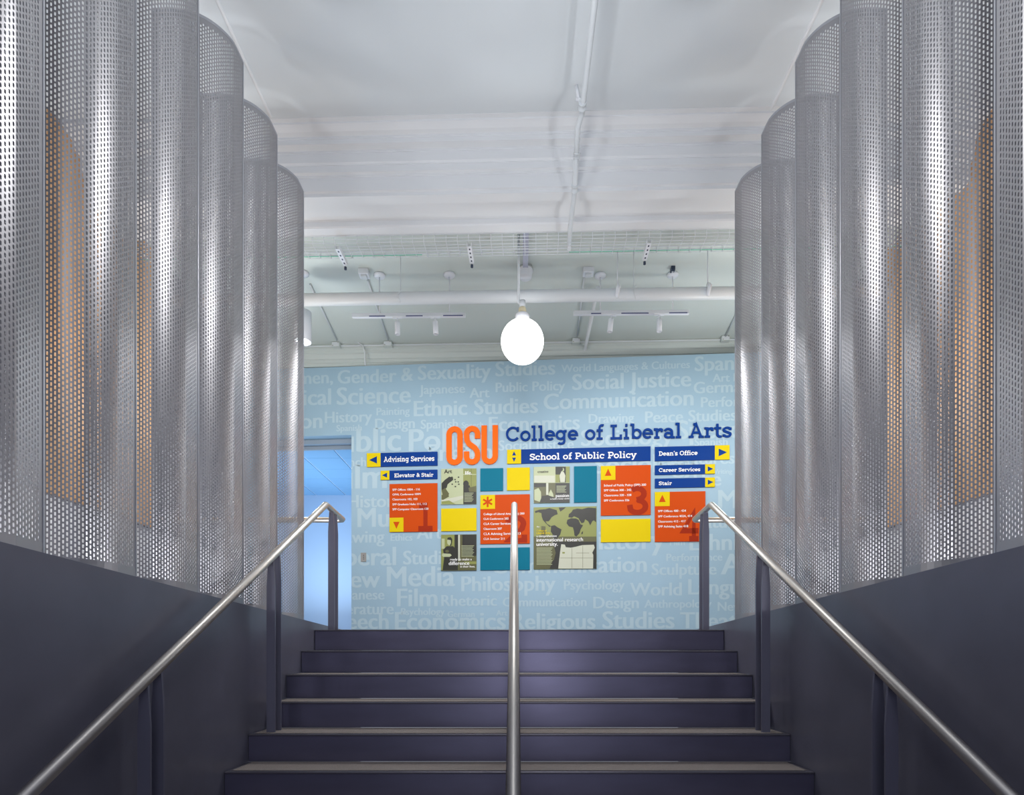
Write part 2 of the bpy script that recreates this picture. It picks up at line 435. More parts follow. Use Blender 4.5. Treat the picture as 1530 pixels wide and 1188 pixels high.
# ------------------------------------------------------------------ handrails
XR = 1.54
def bar(m, x, y, z0, z1, w=.026, t=.006):   # flat bar, tapered at the head
    zs = [(z0, w), (z1-.17, w), (z1-.09, w*.82), (z1, w*.62)]
    vs = []
    for z, ww in zs: vs += [(x-ww, y-t, z), (x+ww, y-t, z), (x+ww, y+t, z), (x-ww, y+t, z)]
    fs = [(0,3,2,1)]
    for i in range(3):
        for j in range(4): fs.append((4*i+j, 4*i+(j+1) % 4, 4*i+4+(j+1) % 4, 4*i+4+j))
    fs.append((12,13,14,15)); m.add(vs, fs)
RS = .5454; YA = 4.9; ZA = 1.177+ZC
def railz(y): return ZA-(YA-y)*RS if y < YA else ZA-(y-YA)*.04
def stepz(y):
    if y >= D0: return 0.0
    k = int((D0-y)/G)+1
    return -k*R
def handrail(label, xf, group, corner):
    t = thing('handrail', label, 'handrail', (xf(3.5), 3.5, stepz(3.5)), 0, None)
    ox, oy, oz = t.location
    y0 = .55
    pts = [Vector((xf(y0), y0, railz(y0))), Vector((xf(YA-.03), YA-.03, railz(YA-.03))), Vector((xf(YA-.012), YA-.012, railz(YA-.012)+.001)), Vector((xf(YA+.012), YA+.012, ZA-.0005)), Vector((xf(YA+.04), YA+.04, railz(YA+.04)))]
    ye = 5.375; pts.append(Vector((xf(ye-.02), ye-.02, railz(ye-.02))))
    if corner:
        s = corner
        pts += [Vector((xf(ye)+s*.008, ye-.004, railz(ye))), Vector((xf(ye)+s*.03, ye+.004, railz(ye))), Vector((xf(ye)+s*1.6, ye+.004, railz(ye)))]
    else: pts.append(Vector((xf(ye+.03), ye+.03, railz(ye+.03))))
    m = MB(); m.tube([p-Vector((ox,oy,oz)) for p in pts], .0243, 24); m.build('rail', M_rail, t)
    for yy in (1.32, 2.53, 3.82, 5.045):
        for dy in (0, .095):
            y = yy+dy; m = MB(); b = min(stepz(y-.006), stepz(y+.006))
            bar(m, xf(y)-ox, y-oy, b-oz, railz(y)-oz-.012)
            m.build('post', M_post, t)
            if not corner: continue
    return t
handrail('brushed steel handrail on dark flat-bar posts, along the left side of the stair', lambda y: -XR, None, -1)
handrail('brushed steel handrail on dark flat-bar posts, along the right side of the stair', lambda y: XR-.012, None, 1)
handrail('brushed steel handrail running up the middle of the stair', lambda y: -.019-.021*(y-1.925)/2.975, None, 0)

# ------------------------------------------------------------------ lettering: sans from the built-in font
def text_mesh(s, bold=.018):
    c = bpy.data.curves.new('t', 'FONT'); c.body = s; c.size = 1; c.resolution_u = 3
    c.extrude = 0
    o = bpy.data.objects.new('t', c); COL.objects.link(o)
    dg = bpy.context.evaluated_depsgraph_get(); me = bpy.data.meshes.new_from_object(o.evaluated_get(dg))
    vs = [(v.co.x, v.co.y) for v in me.vertices]; fs = [tuple(p.vertices) for p in me.polygons]
    bpy.data.objects.remove(o); bpy.data.curves.remove(c); bpy.data.meshes.remove(me)
    return vs, fs
_tc = {}
def put_text(mb, s, x0, x1, z, y, mi=0, bold=.018, height=None, clip=None):
    """print s so that it fills x0..x1 with its baseline at z"""
    if (s, bold) not in _tc: _tc[(s, bold)] = text_mesh(s, bold)
    vs, fs = _tc[(s, bold)]
    a = min(v[0] for v in vs); b = max(v[0] for v in vs); k = (x1-x0)/(b-a); kz = k if height is None else height/0.72
    for q, dx in enumerate((-bold, 0, bold) if bold > .02 else (-bold, bold)):
        mb.add([(x0+(v[0]-a+dx)*k, y-q*.0001, z+v[1]*kz) for v in vs], [f[::-1] for f in fs], mi)

# mural words: text, left px, right px, baseline px
WORDS = [('Women,',404,497,574),('Gender',505,592,572),('&',600,617,569),('Sexuality',625,733,566),('Studies',741,829,561),
('World Languages & Cultures',839,1030.5,553),('Spanish',1038.5,1132,553),('Art History',1065,1150,569.5),('Political',392,494,606),('Science',504,613,603.5),
('Japanese',627,694.5,588),('Art',702,731,594),('Public Policy',741,844,584.5),('Social Justice',855.6,1032,580),('German',1037,1118,586.7),
('Ethnic Studies',619,803,619.5),('Communication',813,1035.5,609),('Performance',1047.8,1162,607),('Painting',563,612,620),('History',486,555.5,631),
('Religion',380,481,641),('Spanish',503,540.4,644),('Design',561,619.5,640.5),('Spanish',629,684,640),('Speech',690,722,639),('Economics',731,865.6,643),
('Drawing',880,947,631.5),('Peace Studies',964.4,1100,630),('Public',484,598,675),('Policy',612,722,673),('Sociology',869,1005,665),('Social Justice',745,857,672),
('Speech',1012,1125,655),('Spanish',1038,1087,666),('French',497,547,697),('Film',497,577,730),('Literatures',985,1097,694),('Writing',1062,1094,708),
('The',1030,1077,726),('Music',535,625,787),('History',520,600,758),('Drawing',488,574,811),('Ethics',584,616,808),('Art',623,660,805),
('Music',1074,1165,759),('Liberal',490,591,845),('Studies',603,685,843),('New',497,567,878),('Media',579,679,876),('Communication',735,965.6,856),
('History',865,993,821),('Film',1001,1023,815),('Ethnic',1031,1118,822),('Performance',996,1079,838),('Literature',1002,1110,789),('Philosophy',690,829.5,883),
('Psychology',843,933,881),('Sculpture',974,1070,859),('Art',1078,1142,858),('Film',594,653,906),('Rhetoric',660,742,905.5),('Communication',751.6,876,906),
('World',942,1018,890),('Languages',1029,1165,888),('Design',887,954,909),('Anthropology',963,1063,908),('New',1072.7,1110,912.7),('Japanese',500,574,896),
('Literature',493,588,918),('Psychology',599.6,664.4,919),('German',669,709,922),('Art',741.6,758,920),('Speech',486,580,940),('Economics',591,755,941),
('Religious',765,889,940),('Studies',901,1007,939),('Theatre',1017,1132,939),('English',640,735,688),('Sociology',888,1040,706),('Women',600,655,820),('Politics',1010,1092,868+12)]
WORDS = WORDS[:-2]
for s, x0, x1, by in WORDS:
    (u0, v0), (u1, v1) = uv(x0, by), uv(x1, by)
    m = MB(); put_text(m, s, u0, u1, (v0+v1)/2, -.0015, bold=.026)
    o = m.build('lettering', M_word, wall, fix=False)
    if u0 < OU and by > 652:
        bm = bmesh.new(); bm.from_mesh(o.data)
        bmesh.ops.bisect_plane(bm, geom=bm.verts[:]+bm.edges[:]+bm.faces[:], plane_co=(OU+.002,0,0), plane_no=(1,0,0), clear_inner=True)
        bm.to_mesh(o.data); bm.free()

# ------------------------------------------------------------------ slab-serif stroke letters (cap height 1)
def arc(cx, cy, rx, ry, a0, a1, n=14): return [(cx+rx*cos(radians(a0+(a1-a0)*i/n)), cy+ry*sin(radians(a0+(a1-a0)*i/n))) for i in range(n+1)]
h = .085
XH = .70
def stem(x, top, bot=0, ls=.17, tl=True): # serifed stem
    r = [[(x, bot), (x, top)], [(x-ls, bot+.07), (x+ls, bot+.07)]]
    if tl: r.append([(x-.19, top-.07), (x, top-.07)])
    return r
GL = {
 'l': (stem(.22, 1.05), .46), 'i': (stem(.22, XH)+[[(.22, .86), (.22, 1.04)]], .46),
 'o': ([arc(.35, .35, .27, .29, 0, 360, 24)], .72),
 'c': ([arc(.35, .35, .27, .29, 40, 320, 18), [(.56, .44), (.56, .66)]], .68),
 'e': ([[(.1, .36), (.62, .36)]+arc(.35, .36, .27, .28, 0, 315, 20)], .72),
 'g': ([arc(.33, .37, .25, .27, 0, 360, 22), [(.58, .68), (.58, -.05)]+arc(.36, -.05, .22, .19, 0, -140, 10), [(.58, .63), (.74, .63)]], .80),
 'f': ([[(.24, 0), (.24, .80)]+arc(.42, .80, .18, .19, 180, 60, 8), [(.05, .07), (.45, .07)], [(.05, .63), (.46, .63)]], .50),
 'b': ([[(.2, 0.03), (.2, 1.05)], [(.02, .98), (.2, .98)], arc(.44, .35, .25, .28, 0, 360, 22)], .80),
 'd': ([[(.6, 0), (.6, 1.05)], [(.42, .98), (.6, .98)], [(.6, .07), (.78, .07)], arc(.36, .35, .25, .28, 0, 360, 22)], .84),
 'p': ([[(.22, -.30), (.22, XH)], [(.03, .63), (.22, .63)], [(.04, -.25), (.42, -.25)], arc(.46, .35, .25, .28, 0, 360, 22)], .84),
 'r': (stem(.22, XH)+[arc(.46, .38, .24, .25, 180, 70, 10), [(.54, .45), (.54, .66)]], .64),
 'a': ([arc(.32, .44, .24, .20, 160, 0, 12)+[(.56, .07), (.74, .07)], arc(.33, .22, .22, .16, 0, 360, 18)], .76),
 't': ([[(.22, .92), (.22, .24)]+arc(.40, .24, .18, .18, 180, 300, 8), [(.02, .63), (.46, .63)]], .54),
 's': ([arc(.30, .50, .21, .145, 25, 180, 9)+arc(.30, .20, .0, .0, 0, 0, 1)[:0]+[(.11, .44), (.49, .27)]+arc(.30, .20, .21, .145, 10, -165, 10), [(.51, .50), (.51, .66)], [(.09, .04), (.09, .20)]], .62),
 'h': ([[(.2, 0), (.2, 1.05)], [(.02, .98), (.2, .98)], [(.04, .07), (.36, .07)], arc(.42, .42, .21, .22, 180, 0, 12)+[(.63, 0)], [(.47, .07), (.80, .07)]], .84),
 'n': ([[(.2, 0), (.2, XH)], [(.02, .63), (.2, .63)], [(.04, .07), (.36, .07)], arc(.42, .42, .21, .22, 180, 0, 12)+[(.63, 0)], [(.47, .07), (.80, .07)]], .84),
 'u': ([[(.18, XH), (.18, .28)]+arc(.39, .28, .21, .22, 180, 360, 12)+[(.60, XH)], [(.02, .63), (.18, .63)], [(.44, .63), (.60, .63)], [(.60, .30), (.60, 0)], [(.60, .07), (.76, .07)]], .82),
 'v': ([[(.12, .66), (.36, .04), (.60, .66)], [(-.02, .63), (.26, .63)], [(.46, .63), (.74, .63)]], .74),
 'y': ([[(.12, .66), (.38, .04)], [(.64, .66), (.30, -.22), (.12, -.25)], [(-.02, .63), (.28, .63)], [(.48, .63), (.78, .63)]], .78),
 'C': ([arc(.50, .5, .40, .43, 38, 322, 22), [(.82, .66), (.82, .97)]], .98),
 'L': ([[(.24, 0), (.24, 1)], [(.04, .93), (.46, .93)], [(.04, .07), (.72, .07), (.72, .32)]], .86),
 'A': ([[(.16, .05), (.48, .97), (.80, .05)], [(0, .07), (.32, .07)], [(.64, .07), (.96, .07)], [(.27, .36), (.69, .36)], [(.30, .93), (.52, .93)]], .98),
 'S': ([arc(.38, .72, .27, .21, 25, 200, 11)+[(.20, .60), (.56, .44)]+arc(.38, .28, .27, .21, 20, -155, 11), [(.64, .70), (.64, .96)], [(.11, .04), (.11, .30)]], .78),
 'P': ([[(.22, 0), (.22, 1)], [(.04, .07), (.44, .07)], [(.04, .93), (.50, .93)]+arc(.50, .68, .24, .25, 90, -90, 12)+[(.22, .43)]], .84),
 'E': ([[(.22, 0), (.22, 1)], [(.04, .93), (.72, .93), (.72, .72)], [(.04, .07), (.74, .07), (.74, .30)], [(.22, .5), (.52, .5)], [(.52, .38), (.52, .62)]], .86),
 'D': ([[(.22, 0), (.22, 1)], [(.04, .93), (.42, .93)]+arc(.42, .5, .36, .43, 90, -90, 16)+[(.04, .07)]], .90),
 'O': ([arc(.48, .5, .39, .43, 0, 360, 28)], .98),
 '&': ([[(.84, .02), (.28, .66)]+arc(.40, .76, .16, .17, 200, -20, 12)+[(.52, .62), (.2, .40)]+arc(.34, .26, .22, .20, 140, 290, 10)+[(.68, .34), (.72, .52)], [(.58, .52), (.86, .52)]], .92),
 "'": ([[(.12, 1.02), (.08, .74)]], .24), ' ': ([], .42),
 '1': ([[(.40, 0), (.40, 1)], [(.08, .08), (.72, .08)], [(.12, .90), (.40, .90)]], .8),
 '2': ([arc(.38, .70, .27, .24, 165, 0, 12)+[(.60, .52), (.14, .09), (.68, .09), (.68, .30)]], .8),
 '3': ([arc(.36, .73, .23, .20, 140, -70, 12)+[(.34, .52)], [(.40, .53)]+arc(.37, .28, .27, .22, 80, -150, 14)+[(.11, .34)]], .8),
 '4': ([[(.56, 0), (.56, .96), (.10, .34), (.76, .34)], [(.36, .07), (.76, .07)]], .8),
}
def ribbon(mb, pts, w, y0, y1, tr, mi=0):
    """a stroke of half width w along pts, front at y0, back at y1; tr maps (x,z)"""
    pts = [p for i, p in enumerate(pts) if i == 0 or hypot(p[0]-pts[i-1][0], p[1]-pts[i-1][1]) > 1e-4]
    if len(pts) < 2: return
    closed = hypot(pts[0][0]-pts[-1][0], pts[0][1]-pts[-1][1]) < 1e-3 and len(pts) > 3
    if closed: pts = pts[:-1]
    n = len(pts); L = []; Rr = []
    for i, p in enumerate(pts):
        q0 = pts[i-1] if (i or closed) else None; q1 = pts[(i+1) % n] if (i < n-1 or closed) else None
        d0 = (Vector(p)-Vector(q0)).normalized() if q0 else None; d1 = (Vector(q1)-Vector(p)).normalized() if q1 else None
        if d0 is None: d0 = d1
        if d1 is None: d1 = d0
        t = (d0+d1); t = t.normalized() if t.length > 1e-3 else d0
        k = min(1/max(t.dot(d1), .01), 1.9); nx, nz = -t.y*w*k, t.x*w*k
        L.append((p[0]+nx, p[1]+nz)); Rr.append((p[0]-nx, p[1]-nz))
    vs = []
    for a, b in zip(L, Rr):
        for yy in (y0, y1):
            for q in (a, b): x, z = tr(*q); vs.append((x, yy, z))
    fs = []
    for i in range(n if closed else n-1):
        a = 4*i; b = 4*((i+1) % n)
        fs += [(a, a+1, b+1, b), (a, b, b+2, a+2), (a+1, a+3, b+3, b+1), (a+2, b+2, b+3, a+3)]
    if not closed: fs += [(0, 2, 3, 1), (4*n-4, 4*n-3, 4*n-1, 4*n-2)]
    mb.add(vs, fs, mi)
def slab_width(s): return sum(GL[c][1] for c in s)
def slab_text(s, x0, x1, z, cap, y0, y1, w=h, mb=None, each=None, slope=0):
    k = (x1-x0)/slab_width(s); x = x0
    for c in s:
        strokes, adv = GL[c]
        m = mb if mb else MB()
        for si, st_ in enumerate(strokes):
            ribbon(m, st_, w, y0-si*.00015, y1, lambda a, b: (x+a*k, z+b*cap+slope*(x+a*k-x0)))
        if each and strokes: each(m, c)
        x += adv*k

# ------------------------------------------------------------------ signs on the mural wall
def sign_thing(name, label, cat, r, group=None):
    (u0, v0), (u1, v1) = uv(r[0], (r[1]+r[3])/2), uv(r[2], (r[1]+r[3])/2)
    uc = (u0+u1)/2; pxc = (r[0]+r[2])/2
    zt_, zb_ = uv(pxc, r[1])[1], uv(pxc, r[3])[1]
    p = WL+DU*uc+Vector((0,0,zb_))
    t = thing(name, label, cat, p, WA, group)
    w_, h_ = u1-u0, zt_-zb_
    def loc(px, py):                       # pixel -> sign-local (x, z)
        u, v = uv(px, py); return u-uc, v-zb_
    return t, w_, h_, loc
Q = .014
def plate(t, w_, h_, m_, name='plate'):
    m = MB(); m.bbox(-w_/2, w_/2, -Q, 0, 0, h_, .0012, seg=1); return m.build(name, m_, t)
def tile(t, x0, x1, z0, z1):
    m = MB(); m.bbox(x0, x1, -Q-.002, -.001, z0, z1, .001, seg=1); return m.build('arrow_tile', M_yel, t)
def tri(par, cx, cz, r, ang, m_):
    m = MB(); pts = [(cx+r*cos(ang), cz+r*sin(ang)), (cx-r*.72*cos(ang)-r*.80*sin(ang), cz-r*.72*sin(ang)+r*.80*cos(ang)), (cx-r*.72*cos(ang)+r*.80*sin(ang), cz-r*.72*sin(ang)-r*.80*cos(ang))]
    m.plate(pts, -Q-.0035, -Q-.001); m.build('arrow', m_, par)

def blue_sign(label, text, r, tile_side, tw_px, t0, t1, base, cap_px, double=False):
    t, w_, h_, loc = sign_thing('direction_sign', label, 'sign', r, 'blue direction signs')
    plate(t, w_, h_, M_blue)
    tw_ = tw_px/(r[2]-r[0])*w_
    x0 = -w_/2 if tile_side < 0 else w_/2-tw_
    tl_ = tile(t, x0, x0+tw_, 0, h_); c = x0+tw_/2
    if double:
        tri(tl_, c, h_*.70, h_*.17, pi/2, M_blue); tri(tl_, c, h_*.30, h_*.17, -pi/2, M_blue)
    else: tri(tl_, c, h_/2, h_*.33, pi if tile_side < 0 else 0, M_blue)
    m = MB(); a = loc(t0, base); b = loc(t1, base)
    cap = cap_px*(w_/(r[2]-r[0]))
    slab_text(text, a[0], b[0], (a[1]+b[1])/2, cap, -Q-.002, -Q+.0005, w=.085, mb=m); m.build('lettering', M_txt, t)
blue_sign('blue sign lettered Advising Services with a left arrow on yellow', 'Advising Services', (548.7,676.5,654,697.2), -1, 20.6, 574,649.5,690, 7.3)
blue_sign('small blue sign lettered Elevator & Stair with a left arrow on yellow', 'Elevator & Stair', (569.2,703,653.8,716.9), -1, 13.2, 589.5,648,713.3, 5.6)
blue_sign('long blue sign lettered School of Public Policy with up and down arrows', 'School of Public Policy', (757.8,670,971.8,691.3), -1, 21.2, 791.5,951,686.3, 9.4, True)
blue_sign("blue sign lettered Dean's Office with a right arrow on yellow", "Dean's Office", (978.2,667,1089.6,688.4), 1, 21.8, 984,1042,681, 6.6)
blue_sign('small blue sign lettered Career Services with a right arrow on yellow', 'Career Services', (978.2,695,1067.8,709.2), 1, 14.5, 984,1046,705.2, 5.5)
blue_sign('small blue sign lettered Stair with a right arrow on yellow', 'Stair', (978.2,714.8,1067.8,728.9), 1, 14.5, 984,1003.5,725.3, 5.5)

def red_sign(label, r, tr_, kind, lines, lx, num, nr):
    t, w_, h_, loc = sign_thing('directory_sign', label, 'sign', r, 'orange floor directory signs')
    plate(t, w_, h_, M_red)
    a = loc(tr_[0], tr_[3]); b = loc(tr_[2], tr_[1])
    x0, x1 = max(a[0], -w_/2), b[0]; z0, z1 = max(a[1], 0), min(b[1], h_)
    tl_ = tile(t, x0, x1, z0, z1); cx, cz = (x0+x1)/2, (z0+z1)/2; rr = (x1-x0)*.27
    if kind == '*':
        m = MB()
        for k in range(3):
            an = pi/2+k*pi/3; ribbon(m, [(cx-rr*1.3*cos(an), cz-rr*1.3*sin(an)), (cx+rr*1.3*cos(an), cz+rr*1.3*sin(an))], rr*.23, -Q-.0035-k*.0002, -Q-.001, lambda p, q: (p, q))
        m.build('asterisk', M_red, tl_)
    else: tri(tl_, cx, cz-(0 if kind == 'up' else 0), rr*1.05, pi/2 if kind == 'up' else -pi/2, M_red)
    m = MB()                                # the large floor number
    a = loc(nr[0], nr[3]); b = loc(nr[2], nr[1]); g, adv = GL[num]
    lo = {'1': (.08,.72), '2': (.06,.77), '3': (.05,.72), '4': (.02,.84)}[num]
    kx = (b[0]-a[0])/(lo[1]-lo[0]); kz = (b[1]-max(a[1], .001))
    for si, s_ in enumerate(g): ribbon(m, s_, .095, -Q-.0008-si*.0002, -Q+.001, lambda p, q: (a[0]+(p-lo[0])*kx, max(a[1], .001)+q*kz))
    m.build('floor_number', M_dred, t)
    for s, xe, by in lines:
        m = MB(); p = loc(lx, by); q = loc(xe, by); put_text(m, s, p[0], q[0], (p[1]+q[1])/2, -Q-.0022, bold=.018)
        m.build('lettering', M_txt, t, fix=False)
red_sign('orange first-floor directory with a down arrow and a large 1', (582.4,723,653.8,795), (582.4,773.8,603.3,795.3), 'down',
  [('SPP Offices 100A - 116',627.8,733.5),('OPAL Conference 100M',628.8,740.5),('Classrooms 102, 103',624,748),('SPP Graduate Hubs 111, 112',638,755.3),('SPP Computer Classroom 120',640.5,762.6)], 587, '1', (625.5,751.5,646.7,793.8))
red_sign('orange second-floor directory with a red asterisk and a large 2', (717.9,739.5,791.7,812.8), (717.9,739.7,739.8,761.2), '*',
  [('College of Liberal Arts (CLA) 200',783.6,769.7),('CLA Conference 202',760,777),('CLA Career Services 204',772,784.5),('Classroom 207',750,792),('CLA Advising Services 213',778,799.6),('CLA Seminar 211',754,807)], 722.8, '2', (756,771,787.6,811.6))
red_sign('orange third-floor directory with an up arrow and a large 3', (897.6,696,972,770.3), (897.6,696.4,919.4,717.9), 'up',
  [('School of Public Policy (SPP) 300',965,727),('SPP Offices 300 - 342',943,734.5),('Classrooms 320 - 328',943,742),('SPP Conference 326',940,749.7)], 902.3, '3', (938,727,967.8,769))
red_sign('orange fourth-floor directory with an up arrow and a large 4', (978.2,735,1053.6,809.6), (978.2,735.2,1000.3,757), 'up',
  [('SPP Offices 400 - 434',1024.5,765.5),('SPP Conference 402A, 414',1033.7,773.3),('Classrooms 412 - 417',1024,781),('SPP Advising Suite 418',1027.8,788.6)], 983, '4', (1017.6,764,1046,808.8))
def block(label, m_, r, grp):
    t, w_, h_, loc = sign_thing('colour_panel', label, 'panel', r, grp); o = plate(t, w_, h_, m_)
    # single-mesh thing: promote the plate itself
    o.parent = None; o.location = t.location; o.rotation_euler = t.rotation_euler; o.name = 'colour_panel'
    tag(o, label, 'panel', grp); bpy.data.objects.remove(t)
block('wide plain yellow panel under the creative-passion and third-floor signs, at right', M_yel, (897.6,775.9,972,810.2), 'plain yellow panels')
block('small square yellow panel above the second-floor directory', M_yel, (757.6,699.2,791.7,733), 'plain yellow panels')
block('plain yellow panel between the two posters at left', M_yel, (659.4,760,712.1,793.8), 'plain yellow panels')
block('small square teal panel right of the Art poster', M_teal, (717.9,700.2,751.8,734), 'plain teal panels')
block('tall teal panel left of the third-floor directory', M_teal, (857.6,697,891.7,751), 'plain teal panels')
block('wide teal panel under the second-floor directory', M_teal, (717.9,818.5,791.7,852), 'plain teal panels')

# posters -------------------------------------------------
def poster(label, r, ox, oy, sc, base_m, polys, texts):
    t, w_, h_, loc = sign_thing('poster', label, 'poster', r, 'photo posters')
    plate(t, w_, h_, base_m, 'board')
    mm = [M_ol, M_old, M_oll, M_olm, M_olw, M_txt, M_yel]
    m = MB()
    L = lambda p: tuple(min(max(c, lo), hi) for c, lo, hi in zip(loc(ox+p[0]/sc, oy+p[1]/sc), (-w_/2+.001, .001), (w_/2-.001, h_-.001)))
    for i, (mi, pts) in enumerate(polys): m.poly([L(p) for p in pts], -Q-.0005-.00012*i, mi)
    m.build('photo_print', mm, t, fix=False)
    m = MB()
    for s, x0, x1, by, mi in texts:
        a, b = L((x0, by)), L((x1, by)); put_text(m, s, a[0], b[0], (a[1]+b[1])/2, -Q-.0045, mi, bold=.02)
    m.build('lettering', mm, t, fix=False)
def rc(x0, y0, x1, y1): return [(x0,y0),(x0,y1),(x1,y1),(x1,y0)]
C3 = (520, 690, 6.6); C4 = (700, 690, 6.6)
def blob(cx, cy, rx, ry, n=16, a0=0): return [(cx+rx*cos(2*pi*i/n), cy+ry*sin(2*pi*i/n)) for i in range(n)]
lines3 = lambda x0, x1, y0, n, dy, mi: [(mi, rc(x0, y0+i*dy, x1-(i*37 % 5)*4, y0+i*dy+dy*.38)) for i in range(n)]
poster('olive poster headed Art, with figures bent over a drawing table', (659.4,700.6,712.1,754), *C3, M_oll,
  [(0, rc(1138,70,1268,420)), (2, rc(1138,125,1268,132)), (3, rc(1215,72,1219,250)),
   (1, [(925,215),(960,180),(1000,150),(1040,160),(1030,190),(985,225),(975,260),(940,290),(925,280)]), (3, [(925,285),(960,260),(1000,320),(985,345),(940,350)]), (1, blob(1165,222,28,34)), (1, [(1140,240),(1200,235),(1225,300),(1140,310)]),
   (3, [(1190,260),(1268,240),(1268,330),(1200,320)]), (4, [(925,380),(1138,335),(1138,365),(990,420),(925,420)]), (3, [(925,330),(990,325),(1000,345),(940,380),(925,375)]),
   (1, rc(1140,300,1268,420)), (0, [(925,395),(1000,385),(1060,420),(925,420)])]
   + [(1, rc(1020+(i*31 % 90), 150+(i*23 % 115), 1034+(i*31 % 90), 162+(i*23 % 115))) for i in range(9)] + lines3(1148, 1240, 310, 8, 12, 2),
  [('Art', 952, 1028, 118, 1), ('life.', 1158, 1222, 130, 5)])
poster('olive poster of a man with folded arms in a dark shirt, lettered difference', (659.4,799,712.1,852.9), *C3, M_olm,
  [(0, rc(920,722,1090,1070)), (2, rc(925,760,955,860)), (4, rc(1088,722,1106,980)), (1, rc(1130,722,1268,930)), (1, rc(1052,722,1088,1070)), (3, rc(1106,930,1268,1070)), (0, rc(1150,985,1268,1010)),
   (1, [(940,870),(975,835),(1040,835),(1068,870),(1072,930),(1060,1070),(935,1070),(950,950)]), (2, [(935,905),(1010,910),(1025,925),(1005,940),(940,940),(928,925)]), (2, blob(1003,790,24,36)),
   (1, [(980,770),(985,750),(1015,745),(1030,765),(1028,800),(1020,830),(1005,832),(1018,800),(1015,775)]), (3, blob(980,885,18,14))]
   + lines3(1120, 1245, 828, 9, 13, 2),
  [('ready to make a', 1010, 1222, 975, 5), ('difference', 996, 1198, 1020, 5), ('in their lives.', 1110, 1255, 1045, 5)])
poster('olive poster collage lettered creative and passion with a standing woman', (797.4,697.8,851.2,751.8), *C4, M_oll,
  [(2, rc(645,52,858,210)), (4, rc(650,140,850,208)), (1, rc(858,52,998,208)), (0, rc(960,52,998,208)), (0, rc(858,130,900,208)), (4, [(915,100),(940,105),(955,140),(950,205),(905,205),(898,140)]), (2, blob(926,82,17,20)), (1, blob(918,76,14,20)),
   (3, rc(645,212,858,408)), (1, rc(858,212,998,408)), (1, [(645,215),(765,215),(765,250),(645,255)]), (2, [(650,280),(690,262),(715,300),(718,405),(650,380)]), (4, rc(766,212,788,330)), (2, [(790,320),(812,276),(835,320),(840,350),(790,345)]), (1, [(725,340),(790,335),(860,360),(860,408),(700,408)])]
   + lines3(868, 965, 240, 6, 12, 2),
  [('creative', 682, 788, 112, 1), ('passion', 862, 990, 352, 5), ('to build a better world', 805, 992, 375, 5)])
NA = [(655,490),(700,475),(760,470),(800,460),(870,480),(880,520),(850,530),(820,550),(800,580),(790,590),(760,590),(775,615),(800,630),(815,640),(800,645),(765,612),(735,578),(722,540),(720,510),(690,500),(660,508)]
poster('large olive world map poster lettered international research university', (797.4,757.7,891.2,850.4), *C4, M_ol,
  [(3, [(643,630),(760,640),(760,1058),(643,1058)]), (3, rc(643,740,1262,1058)), (3, rc(643,790,1262,840)), (0, rc(643,520,718,740)), (1, NA), (1, [(890,455),(960,452),(940,470),(905,495)]), (1, [(815,635),(850,628),(880,650),(918,670),(905,720),(880,750),(860,790),(840,760),(830,720),(812,690)]),
   (1, [(975,575),(1010,560),(1060,562),(1085,575),(1105,620),(1130,628),(1105,670),(1095,705),(1065,740),(1045,730),(1040,690),(1030,650),(990,640),(967,610)]),
   (1, [(985,550),(990,520),(1015,500),(1030,475),(1070,465),(1120,470),(1180,455),(1258,460),(1258,600),(1235,580),(1220,590),(1200,630),(1180,590),(1150,570),(1140,600),(1115,610),(1095,580),(1085,560),(1060,548),(1040,540),(1020,555)]),
   (1, [(1115,700),(1130,685),(1125,715),(1112,718)]), (1, [(643,790),(1262,790),(1262,1058),(643,1058)]), (3, [(643,790),(830,790),(860,900),(820,1058),(643,1058)]), (1, [(830,980),(880,950),(880,1058),(800,1058)]),
   (4, [(915,815),(950,820),(960,845),(1010,850),(1060,840),(1120,825),(1180,822),(1235,820),(1245,850),(1220,900),(1230,920),(1228,1055),(885,1055),(895,960),(905,880)]),
   (3, rc(1018,855,1021,1050)), (3, rc(1125,830,1128,1050)), (3, rc(905,950,1225,953)), (3, rc(1060,900,1190,903)), (0, rc(925,892,950,908))]
   + lines3(672, 830, 850, 14, 12.5, 2),
  [('The', 672, 700, 650, 5), ('College of', 672, 770, 690, 6), ('Liberal Arts', 672, 805, 715, 6), ('a comprehensive', 672, 870, 745, 5), ('international research', 672, 1128, 788, 5), ('university.', 672, 880, 832, 5)])

# dimensional letters --------------------------------------
t, w_, h_, loc = sign_thing('wall_lettering', 'raised blue slab-serif letters reading College of Liberal Arts', 'lettering', (757.8,632,1092,668))
a = loc(755.5, 660.0); b = loc(1093.5, 653.9)
slab_text('College of Liberal Arts', a[0], b[0], a[1], (b[1]-a[1])*0+.0083*21.5, -.02, 0, w=.073, slope=(b[1]-a[1])/(b[0]-a[0]), each=lambda m, c: m.build('letter', M_blue, t))
t, w_, h_, loc = sign_thing('wall_lettering', 'tall raised orange letters reading OSU', 'lettering', (667,637,744.4,695))
k = h_/261.0; sx = w_/348.0
rr = lambda cx, cy, a0, a1: arc(cx, cy, 37, 37, a0, a1, 8)
OS = [('O', 0, [rr(56,206,0,180)+[(19,55)]+rr(56,55,180,360)+[(93,206)]]),
      ('S', 119, [[(92,175),(92,206)]+rr(55,206,0,180)+[(19,190)]+[(21,165),(34,142),(74,112),(89,90)]+[(92,70),(92,55)]+rr(55,55,0,-180)+[(18,90)]]),
      ('U', 237, [[(18,261),(18,55)]+rr(55,55,180,360)+[(92,261)]])]
for nm, dx, ss in OS:
    m = MB()
    for s_ in ss: ribbon(m, s_, 18, -.02, 0, lambda p, q: (-w_/2+(dx+p)*sx, q*k))
    m.build('letter', M_osu, t)
